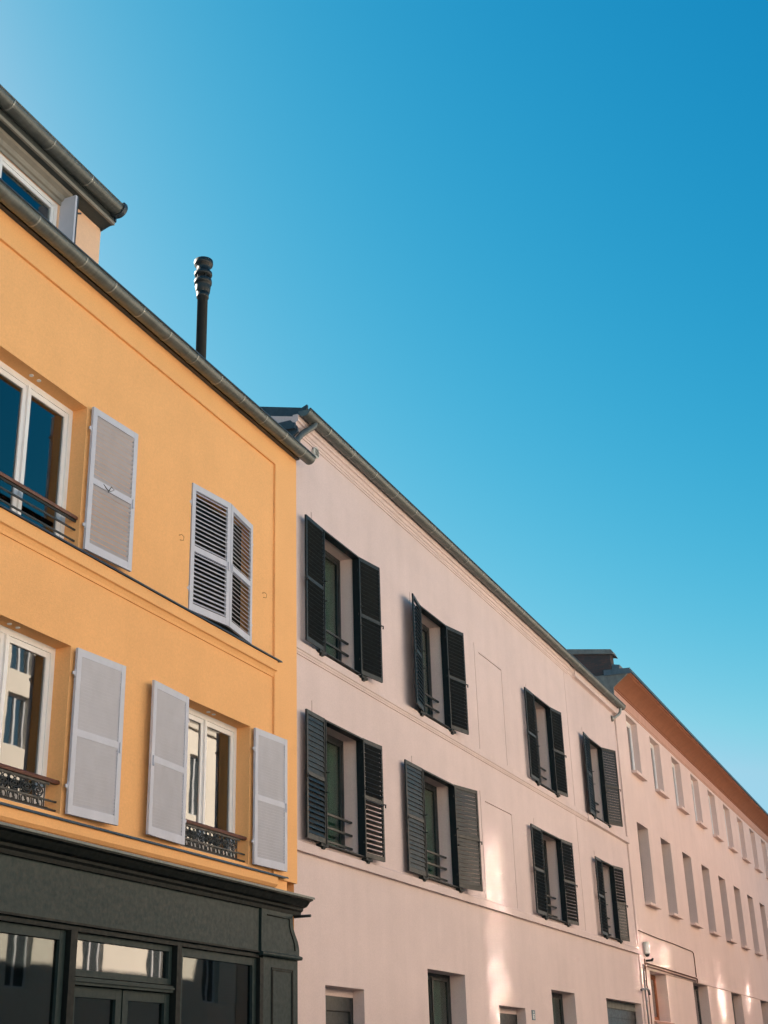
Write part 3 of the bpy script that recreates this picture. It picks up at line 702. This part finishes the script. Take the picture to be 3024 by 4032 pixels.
def opposite(name, x0, x1, h, mat, label, nx, rows, y=-5.0, sunny=()):
    root = tag(empty(name, ((x0+x1)/2, y-4, 0)), label, 'house')
    p = (x1-x0)/nx; holes = []; wins = []; lit = []
    for i in range(nx):
        c = x0+(i+.5)*p
        for j, (z0, z1) in enumerate(rows): wins.append((c-.55, c+.55, z0, z1)); lit.append((i, j) in sunny)
    mb = MB(); mb.recalc = False
    tmp = MB(); facade(tmp, x0, x1, 0, h, 0, [(*w, .2, False) for w in wins])
    mb.v = [(a, y-b, c) for a, b, c in tmp.v]; mb.f = tmp.f; mb.sm = tmp.sm
    for x in (x0, x1): mb.quad((x,y,0),(x,y-9,0),(x,y-9,h),(x,y,h))
    mb.quad((x0,y-9,0),(x1,y-9,0),(x1,y-9,h),(x0,y-9,h))
    mb.build('wall', M[mat], root)
    mb = MB(); mb.prism([(y,h-.35),(y+.12,h-.35),(y+.16,h-.2),(y+.35,h-.05),(y+.35,h+.1),(y,h+.1)], x0, x1); mb.build('cornice', M[mat], root)
    mb = MB(); mb.prism([(y+.35,h+.1),(y-4,h+1.2),(y-9,h+.1)], x0, x1); mb.build('roof', M['roof'], root)
    for (a, b, z0, z1), bright in zip(wins, lit):
        mb = MB(); mb.recalc = False; Yw = y-.16
        mb.box(a, a+.07, Yw-.06, Yw, z0, z1); mb.box(b-.07, b, Yw-.06, Yw, z0, z1); mb.box(a+.07, b-.07, Yw-.06, Yw-.001, z1-.07, z1); mb.box(a+.07, b-.07, Yw-.06, Yw-.001, z0, z0+.07); mb.box((a+b)/2-.04, (a+b)/2+.04, Yw-.05, Yw+.01, z0+.07, z1-.07)
        f = mb.build('window', M['frame_white'], root)
        g = MB(); g.box(a+.06, b-.06, Yw-.04, Yw-.03, z0+.06, z1-.06); g.build('pane', M['opp_glass' if bright else 'opp_plain'], f)
    return root
opposite('white_house', 21.0, 29.9, 14.0, 'opp', 'sunlit white house across the street, seen only as a reflection in the window panes', 3, [(1.0,3.2),(4.4,6.6),(7.6,9.8),(10.9,13.0)])
opposite('sun_patch_house', 30.0, 33.4, 16.3, 'opp', 'tall narrow white house added across the street, its upper panes throw sun patches', 1, [(1.0,3.2),(4.4,6.6),(8.0,9.9),(11.3,12.9),(13.6,15.4)], sunny={(0,3),(0,4)})  # added out of frame, shaped so its upper panes throw sun patches
opposite('pale_house', 33.5, 44.0, 14.4, 'opp', 'pale sunlit house across the street, mirrored in the panes nearest the yellow corner', 3, [(1.0,3.2),(4.4,6.6),(7.6,9.8),(10.9,13.1)])
opposite('light_bounce_house', -14.0, 20.9, 10.2, 'opp', 'lower cream house added unseen behind the viewer, bounces sunlight onto the yellow one', 9, [(1.0,3.2),(4.4,6.6)])  # added out of view, its lit wall brightens the yellow facade
opposite('apricot_house', 44.1, 78.0, 16.2, 'opp_warm', 'taller apricot house across the street, seen only mirrored in the lower panes', 10, [(1.0,3.2),(4.6,6.9),(8.2,10.5),(12.1,14.3)], sunny={(0,3),(1,3),(3,3),(4,3),(6,3)})

# ================================================================== LIGHT, SKY, CAMERA
SUN_EL, SUN_AZ = 29.0, (.12, .99)        # sun stands behind the street front, to the left
d = Vector((SUN_AZ[0], SUN_AZ[1], 0)).normalized()*math.cos(R(SUN_EL)); d.z = math.sin(R(SUN_EL))
sun = bpy.data.lights.new('sun', 'SUN'); sun.energy = 5.0; sun.angle = R(.53); sun.color = (1, .86, .70)
so = bpy.data.objects.new('sun', sun); so.rotation_euler = d.to_track_quat('Z', 'Y').to_euler(); so.location = (0, 0, 40); col.objects.link(so)
wd = bpy.data.worlds.new('World'); sc.world = wd; wd.use_nodes = True; nt = wd.node_tree
SKY_GRADE = ((.078, 3.9), (.82, 1.2), (1.32, .72))
bg = nt.nodes['Background']; sky = nt.nodes.new('ShaderNodeTexSky'); sky.sky_type = 'NISHITA'; sky.sun_disc = False
sky.sun_elevation = R(SUN_EL); sky.sun_rotation = math.atan2(d.x, d.y); sky.altitude = 50; sky.air_density = 1.0; sky.dust_density = 1.2; sky.ozone_density = 2.5
sep = nt.nodes.new('ShaderNodeSeparateColor'); cmb = nt.nodes.new('ShaderNodeCombineColor'); nt.links.new(sky.outputs[0], sep.inputs[0])
def math_node(op, x, y):
    n = nt.nodes.new('ShaderNodeMath'); n.operation = op
    for k, v in enumerate((x, y)):
        if hasattr(v, 'is_linked'): nt.links.new(v, n.inputs[k])
        else: n.inputs[k].default_value = v
    return n.outputs[0]
ch = [math_node('MULTIPLY', math_node('POWER', sep.outputs[i], pw), gain) for i, (gain, pw) in enumerate(SKY_GRADE)]   # deep teal-blue clear sky
blue = ch[2]
nt.links.new(math_node('MINIMUM', ch[0], math_node('MULTIPLY', blue, .42)), cmb.inputs[0])     # keeps the glow round the sun pale blue
nt.links.new(math_node('MINIMUM', ch[1], math_node('MULTIPLY', blue, .80)), cmb.inputs[1])
nt.links.new(blue, cmb.inputs[2])
nt.links.new(cmb.outputs[0], bg.inputs[0]); bg.inputs[1].default_value = .05

cam = bpy.data.cameras.new('camera'); co = bpy.data.objects.new('camera', cam); col.objects.link(co); sc.camera = co
cam.sensor_fit = 'VERTICAL'; cam.sensor_height = 24; cam.sensor_width = 18; cam.lens = 24*5198.86/4032; cam.clip_end = 3000; cam.clip_start = .05
pi_, ro, ya = R(23.48), R(-1.8087), R(22.814)
c, s = math.cos(ro), math.sin(ro); Rz = Matrix(((c,-s,0),(s,c,0),(0,0,1)))
up = Vector((0,-math.cos(pi_),math.sin(pi_))); fw = Vector((0,math.sin(pi_),math.cos(pi_))); rt = Vector((1,0,0))
X = Rz @ (math.cos(ya)*fw+math.sin(ya)*rt); Yv = Rz @ (-math.cos(ya)*rt+math.sin(ya)*fw); Z = Rz @ up
m = Matrix(((X[0],-X[1],-X[2],0),(Yv[0],-Yv[1],-Yv[2],0),(Z[0],-Z[1],-Z[2],0),(0,0,0,1)))
co.matrix_world = Matrix.Translation((0,0,1.6)) @ m
sc.view_settings.view_transform = 'Standard'; sc.view_settings.look = 'None'; sc.view_settings.exposure = 2.0; sc.view_settings.gamma = 1
sc.cycles.use_denoising = True; sc.cycles.blur_glossy = 0.0; sc.cycles.sample_clamp_indirect = 0.0; sc.cycles.max_bounces = 10; sc.cycles.diffuse_bounces = 5
sc.render.film_transparent = False
